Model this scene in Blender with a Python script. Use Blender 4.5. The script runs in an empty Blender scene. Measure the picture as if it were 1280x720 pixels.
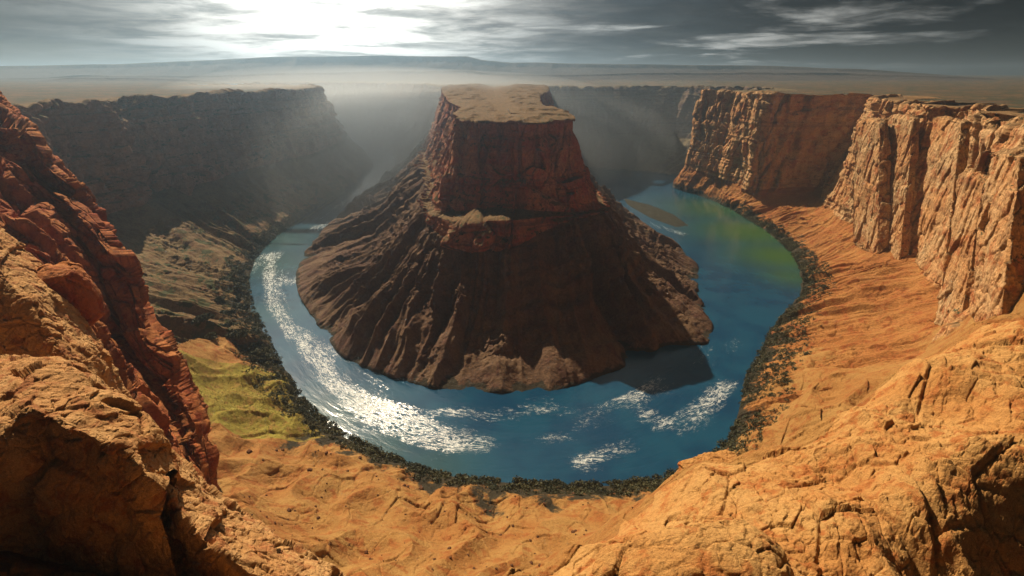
import bpy, math, random
import numpy as np
C = bpy.context.scene
col = C.collection
rs = np.random.RandomState(7)
f4 = np.float32
Q_ = 1.0      # mesh resolution factor
# ------------------------------------------------------------------ camera maths
CAMZ = 300.0; F = 640.0; PITCH = math.atan(268/640.0)
cp, sp = math.cos(PITCH), math.sin(PITCH)
def ray(px, py):
    u = (px-640)/F; v = (360-py)/F
    return u, cp + v*sp, -sp + v*cp
def PZ(px, py, z):
    a, b, c = ray(px, py); k = (z-CAMZ)/c
    return (a*k, b*k, z)
def PY(px, py, Y):
    a, b, c = ray(px, py); k = Y/b
    return (a*k, Y, CAMZ+c*k)
# ------------------------------------------------------------------ noise
_perm = rs.permutation(256).astype(np.int32); _perm = np.concatenate([_perm, _perm, _perm])
_g = rs.normal(size=(256, 3)); _g = (_g/np.linalg.norm(_g, axis=1)[:, None]).astype(f4)
_rnd = rs.rand(256, 4).astype(f4)
def _h(i, j, k): return _perm[_perm[_perm[i & 255] + (j & 255)] + (k & 255)]
def noise(x, y, z):
    x = np.asarray(x, f4); y = np.asarray(y, f4)+np.zeros_like(x); z = np.asarray(z, f4)+np.zeros_like(x)
    xi = np.floor(x).astype(np.int32); yi = np.floor(y).astype(np.int32); zi = np.floor(z).astype(np.int32)
    xf, yf, zf = x-xi, y-yi, z-zi
    u, v, w = xf*xf*xf*(xf*(xf*6-15)+10), yf*yf*yf*(yf*(yf*6-15)+10), zf*zf*zf*(zf*(zf*6-15)+10)
    def g(a, b, c):
        G = _g[_h(xi+a, yi+b, zi+c)]
        return G[..., 0]*(xf-a)+G[..., 1]*(yf-b)+G[..., 2]*(zf-c)
    x00 = g(0,0,0)*(1-u)+g(1,0,0)*u; x10 = g(0,1,0)*(1-u)+g(1,1,0)*u
    x01 = g(0,0,1)*(1-u)+g(1,0,1)*u; x11 = g(0,1,1)*(1-u)+g(1,1,1)*u
    return ((x00*(1-v)+x10*v)*(1-w)+(x01*(1-v)+x11*v)*w)*1.6
def fbm(x, y, z, o=4, gain=.5, ridge=False):
    r = 0; a = 1.0; t = 0; f = 1.0
    for i in range(o):
        n = noise(x*f+i*17.3, y*f+i*5.1, z*f-i*9.7)
        if ridge: n = 1-2*np.abs(n)
        r = r+a*n; t += a; a *= gain; f *= 2.03
    return r/t
def cells2(u, v, seed=0, jit=.85):
    """2-D cellular: nearest cell's random numbers, offset from its centre, distance to the border"""
    u = np.asarray(u, f4); v = np.asarray(v, f4)
    ui = np.floor(u).astype(np.int32); vi = np.floor(v).astype(np.int32)
    d1 = np.full(u.shape, 9, f4); d2 = d1.copy(); idb = np.zeros(u.shape, np.int32); du = np.zeros(u.shape, f4); dv = du.copy()
    for a in (-1, 0, 1):
        for b in (-1, 0, 1):
            h = _h(ui+a, vi+b, np.int32(seed))
            R = _rnd[h]
            x = ui+a+.5+jit*(R[..., 0]-.5)-u; y = vi+b+.5+jit*(R[..., 1]-.5)-v
            d = x*x+y*y; m = d < d1
            d2 = np.where(m, d1, np.minimum(d2, d)); d1 = np.where(m, d, d1)
            idb = np.where(m, h, idb); du = np.where(m, -x, du); dv = np.where(m, -y, dv)
    return _rnd[_perm[idb+31]], du, dv, np.sqrt(d2)-np.sqrt(d1)
def cells3(x, y, z, seed=0, jit=.9):
    x = np.asarray(x, f4); y = np.asarray(y, f4); z = np.asarray(z, f4)
    xi = np.floor(x).astype(np.int32); yi = np.floor(y).astype(np.int32); zi = np.floor(z).astype(np.int32)
    d1 = np.full(x.shape, 9, f4); d2 = d1.copy(); idb = np.zeros(x.shape, np.int32)
    dx = np.zeros(x.shape, f4); dy = dx.copy(); dz = dx.copy()
    for a in (-1, 0, 1):
        for b in (-1, 0, 1):
            for c in (-1, 0, 1):
                h = _h(xi+a+seed, yi+b, zi+c); R = _rnd[h]
                ax = xi+a+.5+jit*(R[..., 0]-.5)-x; ay = yi+b+.5+jit*(R[..., 1]-.5)-y; az = zi+c+.5+jit*(R[..., 2]-.5)-z
                d = ax*ax+ay*ay+az*az; m = d < d1
                d2 = np.where(m, d1, np.minimum(d2, d)); d1 = np.where(m, d, d1); idb = np.where(m, h, idb)
                dx = np.where(m, -ax, dx); dy = np.where(m, -ay, dy); dz = np.where(m, -az, dz)
    G = _g[_perm[idb+77]]; R = _rnd[_perm[idb+31]]
    return R[..., 3], dx*G[..., 0]+dy*G[..., 1]+dz*G[..., 2], np.sqrt(d2)-np.sqrt(d1)
def sstep(a, b, x):
    t = np.clip((x-a)/(b-a), 0, 1); return t*t*(3-2*t)
def chisel(P, s, seed=0, crack=.15):
    """planar facets with cracks between them, in units of s"""
    w = s*.35
    x = P[..., 0]+w*noise(P[..., 0]/s, P[..., 1]/s, P[..., 2]/s+3)
    y = P[..., 1]+w*noise(P[..., 0]/s+9, P[..., 1]/s, P[..., 2]/s)
    z = P[..., 2]+w*noise(P[..., 0]/s, P[..., 1]/s+7, P[..., 2]/s)
    r, pl, e = cells3(x/s, y/s, z/s, seed)
    return s*(.28*(r-.5)+.45*pl) - crack*s*(1-sstep(0, .13, e))
# ------------------------------------------------------------------ meshes
def link(o, parent=None):
    col.objects.link(o)
    if parent is not None: o.parent = parent
    return o
def mesh_obj(name, V, Q, mat, parent=None, smooth=True, attrs=None, uv=None):
    V = np.ascontiguousarray(V, dtype=f4).reshape(-1, 3); Q = np.ascontiguousarray(Q, dtype=np.int32); k = Q.shape[1]
    me = bpy.data.meshes.new(name)
    me.vertices.add(len(V)); me.vertices.foreach_set('co', V.ravel())
    me.loops.add(Q.size); me.loops.foreach_set('vertex_index', Q.ravel())
    me.polygons.add(len(Q)); me.polygons.foreach_set('loop_start', np.arange(0, Q.size, k, dtype=np.int32))
    me.polygons.foreach_set('loop_total', np.full(len(Q), k, np.int32))
    me.update(calc_edges=True)
    me.polygons.foreach_set('use_smooth', np.full(len(Q), smooth, bool))
    for an, av in (attrs or {}).items():
        a = me.attributes.new(an, 'FLOAT', 'POINT'); a.data.foreach_set('value', np.ascontiguousarray(av, f4).ravel())
    if mat: me.materials.append(mat)
    return link(bpy.data.objects.new(name, me), parent)
def gridq(nr, nc):
    i = np.arange(nr-1)[:, None]*nc+np.arange(nc-1)[None, :]
    return np.stack([i, i+1, i+nc+1, i+nc], -1).reshape(-1, 4)
def grid_obj(name, P, mat, parent=None, flip=False, attrs=None):
    q = gridq(P.shape[0], P.shape[1])
    if flip: q = q[:, ::-1]
    return mesh_obj(name, P, q, mat, parent, attrs=attrs)
def tag(o, label=None, cat=None, group=None, kind=None):
    for k, v in (('label', label), ('category', cat), ('group', group), ('kind', kind)):
        if v: o[k] = v
    return o
def empty(name, loc, **k):
    e = bpy.data.objects.new(name, None); e.location = loc; link(e); tag(e, **k); return e
def catmull(A, u):
    """A: (..., n, 3) control points along axis 0; u in 0..n-1"""
    n = len(A); i = np.clip(np.floor(u).astype(int), 0, n-2); t = (u-i)
    sh = (len(u),)+(1,)*(A.ndim-1); t = t.reshape(sh)
    def g(k): return A[np.clip(k, 0, n-1)]
    p0, p1, p2, p3 = g(i-1), g(i), g(i+1), g(i+2)
    p0 = np.where((i == 0).reshape(sh), 2*p1-p2, p0); p3 = np.where((i == n-2).reshape(sh), 2*p2-p1, p3)
    m1, m2 = (p2-p0)*.42, (p3-p1)*.42
    t2, t3 = t*t, t*t*t
    return (2*t3-3*t2+1)*p1+(t3-2*t2+t)*m1+(-2*t3+3*t2)*p2+(t3-t2)*m2
def loft(rows, ns, nts, ref=-1, smooth=None, near=1.0):
    """rows: R rows of S control points; returns P[nt, ns, 3], row parameter T, arc length S at row ref"""
    ns = int(ns*Q_); nts = [max(4, int(n*Q_)) for n in nts]
    A = np.array(rows, float).transpose(1, 0, 2)          # S, R, 3
    ud = np.linspace(0, len(A)-1, 4000); B = catmull(A, ud)
    seg = np.linalg.norm(np.diff(B[:, ref], axis=0), axis=1)
    arc = np.concatenate([[0], np.cumsum(seg)])
    w = seg/np.maximum(60, B[1:, ref, 1])**near
    cdf = np.concatenate([[0], np.cumsum(w)]); u = np.interp(np.linspace(0, cdf[-1], ns), cdf, ud)
    S = np.interp(u, ud, arc)
    B = catmull(A, u).transpose(1, 0, 2)                  # R, ns, 3
    T = np.concatenate([np.linspace(k, k+1, n, endpoint=False) for k, n in enumerate(nts)]+[[len(nts)]])
    L = catmull(B, T)
    i = np.clip(np.floor(T).astype(int), 0, len(B)-2); t = (T-i)[:, None, None]
    lin = B[i]*(1-t)+B[i+1]*t
    sm = .5 if smooth is None else smooth
    return (lin*(1-sm)+L*sm).astype(f4), T.astype(f4), S.astype(f4)
def gnormals(P, flip=False):
    a = np.gradient(P, axis=0); b = np.gradient(P, axis=1); n = np.cross(b, a)
    n /= np.linalg.norm(n, axis=-1, keepdims=True)+1e-9
    return -n if flip else n
# ------------------------------------------------------------------ materials
class NT:
    def __init__(s, name):
        s.m = bpy.data.materials.new(name); s.m.use_nodes = True; s.t = s.m.node_tree; s.t.nodes.clear()
        s.out = s.n('ShaderNodeOutputMaterial')
    def n(s, typ, **k):
        x = s.t.nodes.new(typ)
        for a, b in k.items(): setattr(x, a, b)
        return x
    def l(s, a, b): s.t.links.new(a, b)
    def inp(s, node, key, v):
        if hasattr(v, 'is_linked') or isinstance(v, bpy.types.NodeSocket): s.l(v, node.inputs[key])
        else: node.inputs[key].default_value = v
    def math(s, op, a, b=0.0, c=0.0):
        x = s.n('ShaderNodeMath', operation=op); s.inp(x, 0, a); s.inp(x, 1, b)
        if op in ('MULTIPLY_ADD',): s.inp(x, 2, c)
        return x.outputs[0]
    def tex(s, vec, scale, det=5, rough=.55, dist=0.0, typ='FBM'):
        x = s.n('ShaderNodeTexNoise'); x.noise_type = typ; s.l(vec, x.inputs['Vector'])
        x.inputs['Scale'].default_value = scale; x.inputs['Detail'].default_value = det
        x.inputs['Roughness'].default_value = rough; x.inputs['Distortion'].default_value = dist
        return x.outputs['Fac']
    def mapr(s, v, a, b, c=0.0, d=1.0, smooth=True):
        x = s.n('ShaderNodeMapRange'); x.interpolation_type = 'SMOOTHSTEP' if smooth else 'LINEAR'
        s.inp(x, 0, v); x.inputs[1].default_value = a; x.inputs[2].default_value = b; x.inputs[3].default_value = c; x.inputs[4].default_value = d
        return x.outputs[0]
    def mix(s, fac, a, b, mode='MIX'):
        x = s.n('ShaderNodeMix', data_type='RGBA'); x.blend_type = mode
        s.inp(x, 0, fac)
        for k, v in ((6, a), (7, b)):
            if isinstance(v, tuple): x.inputs[k].default_value = (*v, 1)
            else: s.l(v, x.inputs[k])
        return x.outputs[2]
    def scale(s, vec, v):
        x = s.n('ShaderNodeVectorMath', operation='MULTIPLY'); s.l(vec, x.inputs[0]); x.inputs[1].default_value = v
        return x.outputs[0]
def rock_mat(name, light, mid, red, dark, soil=None, S=10.0, bump=1.0, strata=.5, varnish=.5, veg=None, soilz=(.62, .82), bankz=None):
    """S: size in metres of the main blotches"""
    k_ = .68; light, mid, red, dark = [tuple(v*k_ for v in c) for c in (light, mid, red, dark)]; soil = tuple(v*k_ for v in soil) if soil else None
    t = NT(name)
    geo = t.n('ShaderNodeNewGeometry'); P = geo.outputs['Position']
    n1 = t.tex(P, 1/(S*4), 4); n2 = t.tex(P, 1/S, 6, .62, .6); n3 = t.tex(P, 5/S, 6, .6)
    c = t.mix(t.mapr(n1, .36, .64), light, mid)
    c = t.mix(t.mapr(n2, .48, .66), c, red)
    # strata follow the height in the rock, gently warped
    zp = t.scale(P, (.0012, .0012, .07))
    st = t.tex(zp, 1.0, 7, .72, .35)
    c = t.mix(t.math('MULTIPLY', t.mapr(st, .52, .62), strata), c, dark)
    c = t.mix(t.math('MULTIPLY', t.mapr(st, .45, .38), strata*.7), c, light)
    # desert varnish: streaks running down the face
    vp = t.scale(P, (1/(S*.5), 1/(S*.5), 1/(S*6)))
    vs = t.tex(vp, 1.0, 5, .6, .2)
    c = t.mix(t.math('MULTIPLY', t.mapr(vs, .5, .68), varnish), c, dark)
    c = t.mix(t.math('MULTIPLY', t.mapr(n3, .5, .72), .45), c, dark)
    gr_ = t.tex(P, (22 if S < 12 else 7)/S, 8, .74)
    c = t.mix(1.0, c, t.mix(t.mapr(gr_, .36, .64, 0, 1, False), (.66, .64, .62), (1.24, 1.22, 1.20)), 'MULTIPLY')
    nz = t.n('ShaderNodeSeparateXYZ'); t.l(geo.outputs['Normal'], nz.inputs[0]); nz = nz.outputs[2]
    if soil:
        f = t.math('ADD', nz, t.mapr(n2, .2, .8, -.14, .14, False))
        c = t.mix(t.mapr(f, *soilz), c, t.mix(t.mapr(n3, .35, .65), soil, tuple(x*.72 for x in soil)))
    if veg:
        n4 = t.tex(P, veg[2], 3, .7)
        f = t.math('MULTIPLY', t.mapr(n4, veg[1], veg[1]+.06), t.mapr(nz, .35, .6))
        if len(veg) > 3:
            z = t.n('ShaderNodeSeparateXYZ'); t.l(P, z.inputs[0]); f = t.math('MULTIPLY', f, t.mapr(z.outputs[2], veg[3]*1.6, veg[3]))
        c = t.mix(f, c, veg[0])
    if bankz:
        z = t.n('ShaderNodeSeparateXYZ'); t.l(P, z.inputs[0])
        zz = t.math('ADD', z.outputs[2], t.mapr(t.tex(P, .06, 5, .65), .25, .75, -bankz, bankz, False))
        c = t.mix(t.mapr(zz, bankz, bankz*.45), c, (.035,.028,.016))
    b1 = t.tex(P, 2.2/S, 9, .68, .3); b2 = t.tex(P, 16/S, 6, .7)
    vo = t.n('ShaderNodeTexVoronoi', feature='DISTANCE_TO_EDGE'); t.l(t.scale(P, (1, 1, .45)), vo.inputs['Vector']); vo.inputs['Scale'].default_value = 1.6/S
    h = t.math('ADD', t.math('MULTIPLY', b1, S*.16*bump), t.math('MULTIPLY', b2, S*.03*bump))
    h = t.math('ADD', h, t.math('MULTIPLY', t.mapr(vo.outputs['Distance'], 0, .07), S*.012*bump))
    bp = t.n('ShaderNodeBump'); bp.inputs['Strength'].default_value = .9; bp.inputs['Distance'].default_value = 1.0
    t.l(h, bp.inputs['Height'])
    bs = t.n('ShaderNodeBsdfPrincipled'); t.l(c, bs.inputs['Base Color']); bs.inputs['Roughness'].default_value = .93
    bs.inputs['Specular IOR Level'].default_value = .15
    t.l(bp.outputs[0], bs.inputs['Normal']); t.l(bs.outputs[0], t.out.inputs[0])
    return t.m
M = {}
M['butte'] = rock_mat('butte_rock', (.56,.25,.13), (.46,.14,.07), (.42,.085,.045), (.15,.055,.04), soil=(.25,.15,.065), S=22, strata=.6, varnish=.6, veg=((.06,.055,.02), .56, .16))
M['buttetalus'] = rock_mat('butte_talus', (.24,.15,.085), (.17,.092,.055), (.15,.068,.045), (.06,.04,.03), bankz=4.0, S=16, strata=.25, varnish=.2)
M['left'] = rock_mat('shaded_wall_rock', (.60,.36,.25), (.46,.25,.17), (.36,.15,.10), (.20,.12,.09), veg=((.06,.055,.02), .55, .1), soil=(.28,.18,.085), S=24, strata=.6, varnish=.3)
M['lefttalus'] = rock_mat('left_talus', (.30,.21,.095), (.25,.16,.075), (.22,.11,.05), (.10,.065,.04), bankz=9.0, S=16, strata=.15, varnish=.1, veg=((.055,.06,.02), .53, .05, 45))
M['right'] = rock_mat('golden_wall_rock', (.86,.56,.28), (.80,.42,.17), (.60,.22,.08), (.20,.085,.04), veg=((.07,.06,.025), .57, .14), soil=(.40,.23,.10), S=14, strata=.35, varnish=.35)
M['righttalus'] = rock_mat('orange_talus', (.52,.245,.072), (.47,.19,.052), (.42,.13,.036), (.25,.09,.035), bankz=14.0, S=13, strata=.15, varnish=.1)
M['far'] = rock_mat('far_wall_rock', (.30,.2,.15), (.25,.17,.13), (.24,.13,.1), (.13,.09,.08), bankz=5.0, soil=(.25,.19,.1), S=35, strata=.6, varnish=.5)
M['red'] = rock_mat('red_fin_rock', (.70,.28,.09), (.52,.15,.05), (.40,.08,.03), (.10,.035,.02), S=7, strata=.1, varnish=.5)
M['tan'] = rock_mat('tan_boulder_rock', (.80,.48,.20), (.72,.38,.14), (.56,.22,.08), (.28,.13,.06), S=5, strata=.1, varnish=.25, bump=1.2)
M['slope'] = rock_mat('sandy_slope', (.52,.29,.09), (.47,.22,.062), (.41,.145,.038), (.19,.085,.035), bankz=14.0, S=9, strata=.0, varnish=.1, bump=1.1)
M['gold'] = rock_mat('golden_slope_rock', (.74,.42,.145), (.68,.33,.10), (.56,.20,.055), (.26,.12,.05), S=5, strata=.0, varnish=.15, bump=1.4)
M['mound'] = rock_mat('grassy_mound', (.40,.34,.06), (.36,.27,.05), (.40,.24,.06), (.16,.13,.035), bankz=8.0, S=7, strata=.0, varnish=.0)
M['plateau'] = rock_mat('plateau_ground', (.21,.13,.06), (.16,.10,.05), (.15,.085,.045), (.10,.075,.045), S=70, strata=.0, varnish=.0, veg=((.05,.05,.028), .47, .012))
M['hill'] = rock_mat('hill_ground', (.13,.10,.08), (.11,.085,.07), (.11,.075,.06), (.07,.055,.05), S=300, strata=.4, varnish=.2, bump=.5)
M['island'] = rock_mat('island_ground', (.06,.055,.03), (.045,.042,.025), (.04,.035,.02), (.025,.022,.016), S=8, strata=0, varnish=0, soil=(.05,.045,.025))
M['stone'] = rock_mat('dark_stone', (.20,.09,.045), (.16,.07,.035), (.14,.05,.025), (.06,.03,.02), S=2, strata=0, varnish=0)
# ------------------------------------------------------------------ surface detail
def cliff_disp(P, S, T, t0, t1, amp=1.0, seed=0, W=1.0):
    """vertical slabs, strata and cracks between rows t0..t1; P[nt,ns,3]"""
    z = P[..., 2]; s = S[None, :]+np.zeros_like(z)
    w = np.where((T > t0-.02) & (T < t1+.02), 1.0, 0.0)[:, None]
    ws = s+10*W*noise(s/(60*W), z/70, seed+1.5)+3*W*noise(s/14/W, z/20, seed)
    d = 16*fbm(s/(110*W), z/400, seed+.3, 3)
    R, du, dv, e = cells2(ws/(34*W), z/130+seed, seed)
    d = d + W*(9*(R[..., 0]-.5)+11*(R[..., 1]-.5)*du*2)-3.5*W*(1-sstep(0, .12, e))
    R, du, dv, e = cells2(ws/(11*W), z/45+3+seed, seed+9)
    d = d + W*(3.2*(R[..., 0]-.5)+3.5*(R[..., 1]-.5)*du*2)-1.5*W*(1-sstep(0, .12, e))
    R, du, dv, e = cells2(ws/(4*W), z/13+seed, seed+19)
    d = d + W*(1.2*(R[..., 0]-.5))
    zz = z+4*noise(P[..., 0]/120, P[..., 1]/120, seed)
    st = noise(zz/16, seed+.5, s/900)+.6*noise(zz/6, seed+4.5, s/500)
    d = d+1.5*np.tanh(3*st)
    u_, v_ = P[..., 0]*.8+P[..., 1]*.6, z*.45
    R, du, dv, e = cells2(ws/(19*W)+.4*noise(s/30, z/30, 1), z/62+.3*noise(s/40, z/25, seed), seed+29)
    d = d+W*5.5*((R[..., 1]-.5)*du*1.6+(R[..., 2]-.5)*dv*2.2+(R[..., 0]-.5))
    d = d+1.0*fbm(P[..., 0]/7, P[..., 1]/7, z/7, 5, .6)
    return d*w*amp
def talus_disp(P, S, T, t0, t1, amp=1.0, seed=0, lam=34.0, pw=.6):
    z = P[..., 2]; s = S[None, :]+np.zeros_like(z)
    t = np.clip((T-t0)/(t1-t0), 0, 1)[:, None]+np.zeros_like(z)
    env = np.sin(np.pi*np.clip(t, 0, 1))**pw
    env = np.where((t <= 0) | (t >= 1), 0, env)
    sw = s+12*noise(s/90, t*1.6, seed)+5*noise(s/30, t*3, seed+3)
    r1 = 1-np.abs(noise(sw/lam, t*.7, seed+.2))*2.6
    r2 = 1-np.abs(noise(sw/(lam*.42), t*1.3+5, seed+.7))*2.6
    r3 = 1-np.abs(noise(sw/(lam*.17), t*2.6+9, seed+.9))*2.6
    d = 10*r1*(.5+.5*t)+4.5*r2+1.6*r3
    vary = .55+.9*sstep(-.35, .4, noise(s/170, t*1.1, seed+8.8))
    d = d*vary
    R, du, dv, e = cells2(P[..., 0]/11+.5*noise(s/9, t*9, 2), P[..., 1]/11, seed+3)
    blk = sstep(-.1, .25, fbm(P[..., 0]/70, P[..., 1]/70, seed, 3))
    d = d+1.3*np.tanh(3*noise(z/9+noise(s/60, t*2, 1), s/300, seed))
    d = d+blk*(3.2*(R[..., 0]-.5)+3.5*((R[..., 1]-.5)*du+(R[..., 2]-.5)*dv)-1.2*(1-sstep(0, .12, e)))
    R, du, dv, e = cells2(P[..., 0]/4.2, P[..., 1]/4.2, seed+13)
    d = d+(.3+.7*blk)*(1.2*(R[..., 0]-.5))
    d = d+1.0*fbm(P[..., 0]/8, P[..., 1]/8, z/8, 5, .6)
    return d*env*amp
# ------------------------------------------------------------------ BUTTE
def build_butte():
    # bank(X,Y), foot(X,Y,z), rim(X,Y,z)
    st = [((-400,2050), (-270,2040,125), (-236,2040,252)),
          ((-388,1750), (-262,1750,125), (-225,1750,252)),
          ((-392,1500), (-238,1480,125), (-190,1500,252)),
          ((-394,1200), (-200,1200,128), (-150,1210,252)),
          ((-385,980), (-166,1010,130), (-118,1020,251)),
          ((-366,842), (-136,870,132), (-84,890,249)),
          ((-338,745), (-126,775,132), (-88,800,246)),
          ((-282,643), (-118,710,130), (-74,745,245)),
          ((-194,515), (-98,668,132), (-72,714,245)),
          ((-101,457), (-62,644,138), (-46,688,245)),
          ((-45,443), (-22,636,144), (-22,692,245)),
          ((5,441), (5,628,144), (5,670,245)),
          ((50,447), (40,634,140), (32,676,245)),
          ((134,497), (86,650,134), (56,690,245)),
          ((182,539), (112,676,130), (80,700,245)),
          ((235,545), (124,700,128), (86,720,246)),
          ((261,607), (130,735,126), (88,755,246)),
          ((272,690), (132,775,126), (82,800,247)),
          ((312,820), (128,850,128), (66,860,248)),
          ((300,1000), (122,1000,128), (56,960,250)),
          ((262,1200), (128,1200,128), (60,1160,251)),
          ((240,1380), (140,1380,126), (80,1380,252)),
          ((240,1600), (160,1600,125), (108,1600,252)),
          ((290,2050), (180,2050,125), (130,2050,252))]
    sxs = lambda Y: np.interp(Y, [700, 900, 1300, 2050], [2, -12, -45, -60])
    rows = [[] for _ in range(9)]
    ledge = {8: .25, 9: .85, 10: 1.0, 11: .8, 12: .35}
    for i, (b, f, r) in enumerate(st):
        b = np.array([b[0], b[1], 0.]); f = np.array(f, float); r = np.array(r, float)
        Yc = max(r[1], 760) if r[1] < 1950 else 2050
        sp_ = np.array([sxs(Yc), Yc, r[2]+3])
        L = ledge.get(i, 0)
        out = (b-f)*[1, 1, 0]; out /= np.linalg.norm(out)
        le = f+out*(1.5+34*L)+[0, 0, -2-6*L]
        lf = le+out*(3+8*L)+[0, 0, -5-32*L]
        mid = lf*.62+b*.38; mid[2] = lf[2]*.38
        low = lf*.25+b*.75; low[2] = lf[2]*.12+1
        under = b+out*25+[0, 0, -25]
        for k, p in enumerate((sp_, r, f, le, lf, mid, low, b, under)): rows[k].append(p)
    P, T, S = loft(rows, 1900, [30, 170, 26, 36, 110, 90, 50, 10], ref=7, smooth=.35)
    N = gnormals(P)
    if N[int(np.argmin(np.abs(T-1.2))):int(np.argmin(np.abs(T-1.9))), N.shape[1]//2, 1].mean() > 0: N = -N
    Nh = N.copy(); Nh[..., 2] *= .3
    # arc length along the rim drives the cliff, along the bank the talus
    rim = P[int(np.argmin(np.abs(T-1)))]; Sr = np.concatenate([[0], np.cumsum(np.linalg.norm(np.diff(rim, axis=0), axis=1))]).astype(f4)
    d = cliff_disp(P, Sr, T, 1, 4, 1.0, 3, 1.25)-13*(sstep(.95, 1.05, T)*sstep(2.3, 1.5, T))[:, None]
    edge = np.clip((T-1)/.12, 0, 1)[:, None]*np.clip((4.3-T)/.5, 0, 1)[:, None]
    P = P+Nh*(d*(.35+.65*edge))[..., None]
    P = P+N*talus_disp(P, S, T, 3.3, 7.1, 1.5, 11, 60)[..., None]
    P[..., 2] += 0
    top = T <= 1
    tr = fbm(P[..., 0]/75, P[..., 1]/110, 4.0, 4)*9+(P[..., 1]-700)*.006
    rough = 1.6*fbm(P[..., 0]/14, P[..., 1]/14, 1.0, 6, .6)+2.6*(np.floor(tr/2.6)+sstep(.7, 1, tr/2.6-np.floor(tr/2.6)))
    P[top, :, 2] += rough[top]*np.clip(T[top]*3, 0, 1)[:, None]
    # the summit follows the broken rim
    root = empty('butte', (0, 700, 0), label='great red sandstone butte wrapped by the river, flat topped with fluted dark talus', cat='butte')
    def part(name, a, b, m):
        ia = int(np.argmin(np.abs(T-a))); ib = int(np.argmin(np.abs(T-b)))+1
        Q = P[ia:ib]-np.array([0, 700, 0], f4)
        return grid_obj(name, Q, M[m], root)
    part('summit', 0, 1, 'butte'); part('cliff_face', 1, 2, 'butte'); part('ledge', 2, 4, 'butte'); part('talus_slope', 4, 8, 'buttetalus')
build_butte()
# ------------------------------------------------------------------ OUTER WALLS
def gz(x, y):
    x = np.asarray(x, f4); y = np.asarray(y, f4)
    return 253+3.5*fbm(x/400, y/400, 2.2, 4)+1.0*fbm(x/40, y/40, 7.2, 3)+np.clip((y-3000)/6000, 0, 1)*14
def wall(name, st, ns, nts, mats, seed, camp=1.0, tamp=1.0, W=1.0, lam=34, tal=(.55, .42), flip=False, tp=.6, label=None, split=None):
    rows = [[] for _ in range(8)]
    for b, f, r in st:
        b = np.array([b[0], b[1], 0.]); f = np.array(f, float); r = np.array(r, float)
        out = (r-b)*[1, 1, 0]; out /= np.linalg.norm(out)+1e-6
        p1 = r+out*14; p1[2] = r[2]+1.5
        p2 = r+out*90; p2[2] = float(gz(p2[0], p2[1]))+1.5
        p3 = r+out*150; p3[2] = float(gz(p3[0], p3[1]))-12
        mid = f*(1-tal[0])+b*tal[0]; mid[2] = f[2]*tal[1]
        under = b-out*25+[0, 0, -22]
        for k, p in enumerate((p3, p2, p1, r, f, mid, b, under)): rows[k].append(p)
    P, T, S = loft(rows, ns, nts, ref=6, smooth=.3)
    N = gnormals(P); mid_i = int(np.argmin(np.abs(T-3.5)))
    ctr = np.array([0, 1000, 0])
    if ((ctr-P[mid_i])*N[mid_i])[..., :2].sum(-1).mean() < 0: N = -N
    if flip: N = -N
    Nh = N.copy(); Nh[..., 2] *= .25
    ri = int(np.argmin(np.abs(T-3))); rim = P[ri]
    Sr = np.concatenate([[0], np.cumsum(np.linalg.norm(np.diff(rim, axis=0), axis=1))]).astype(f4)
    notch = 4.5*noise(Sr/75, seed, .5)+3.0*noise(Sr/24, seed, 3.5)-5*np.clip(np.abs(noise(Sr/55, seed, 7.5))*-6+1, 0, 1)
    P[..., 2] += notch[None]*(sstep(1, 2.8, T)*sstep(4.0, 3.0, T))[:, None]
    d = cliff_disp(P, Sr, T, 2.0, 4.25, camp, seed, W)
    edge = np.clip((T-2)/1.0, 0, 1)[:, None]*np.clip((4.25-T)/.3, 0, 1)[:, None]
    P = P+Nh*(d*edge)[..., None]
    P = P+N*talus_disp(P, S, T, 3.85, 6.1, tamp, seed+5, lam, tp)[..., None]
    top = T <= 3
    P[top, :, 2] += (2.6*fbm(P[..., 0]/22, P[..., 1]/22, 1.0, 6, .65)*(.35+.65*np.clip(T/3, 0, 1)[:, None])*W)[top]
    a = int(np.argmin(np.abs(T-4.0)))
    c_ = P.shape[1]-1
    if split is not None:
        bi = int(np.argmin(np.abs(T-6))); c_ = int(np.argmin(np.linalg.norm(P[bi, :, :2]-np.array(split), axis=1)))
        tag(grid_obj(name, P[:a+1, c_:], M['far']), kind='structure'); tag(grid_obj('talus_slope', P[a:, c_:], M['far']), kind='structure')
    tag(grid_obj(name, P[:a+1, :c_+1], M[mats[0]]), kind='structure')
    tag(grid_obj('talus_slope', P[a:, :c_+1], M[mats[1]]), kind='structure')
    return rim
LW = [((-1400,2560), (-1400,2480,110), (-1400,2380,256)),
      ((-950,2480), (-990,2400,110), (-1040,2320,256)),
      ((-650,2200), (-720,2160,105), (-790,2120,257)),
      ((-505,1880), (-590,1850,100), (-660,1850,258)),
      ((-468,1640), (-545,1650,100), (-588,1680,258)),
      ((-463,1411), (-560,1440,95), (-600,1450,259)),
      ((-478,1180), (-610,1250,95), (-650,1270,260)),
      ((-472,987), (-625,1050,95), (-672,1090,260)),
      ((-455,860), (-655,940,95), (-704,990,259)),
      ((-435,800), (-640,880,92), (-668,905,257)),
      ((-425,770), (-650,800,90), (-690,820,257)),
      ((-395,700), (-620,700,90), (-655,690,258)),
      ((-345,620), (-560,600,90), (-600,570,262)),
      ((-300,550), (-480,510,95), (-520,460,266)),
      ((-260,500), (-430,430,95), (-470,360,268))]
rimL = wall('canyon_wall', LW, 1500, [8, 10, 14, 230, 130, 130, 8], ('left', 'lefttalus'), 21, camp=1.5, tamp=1.05, W=1.5, lam=50, tal=(.5, .40))
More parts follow.
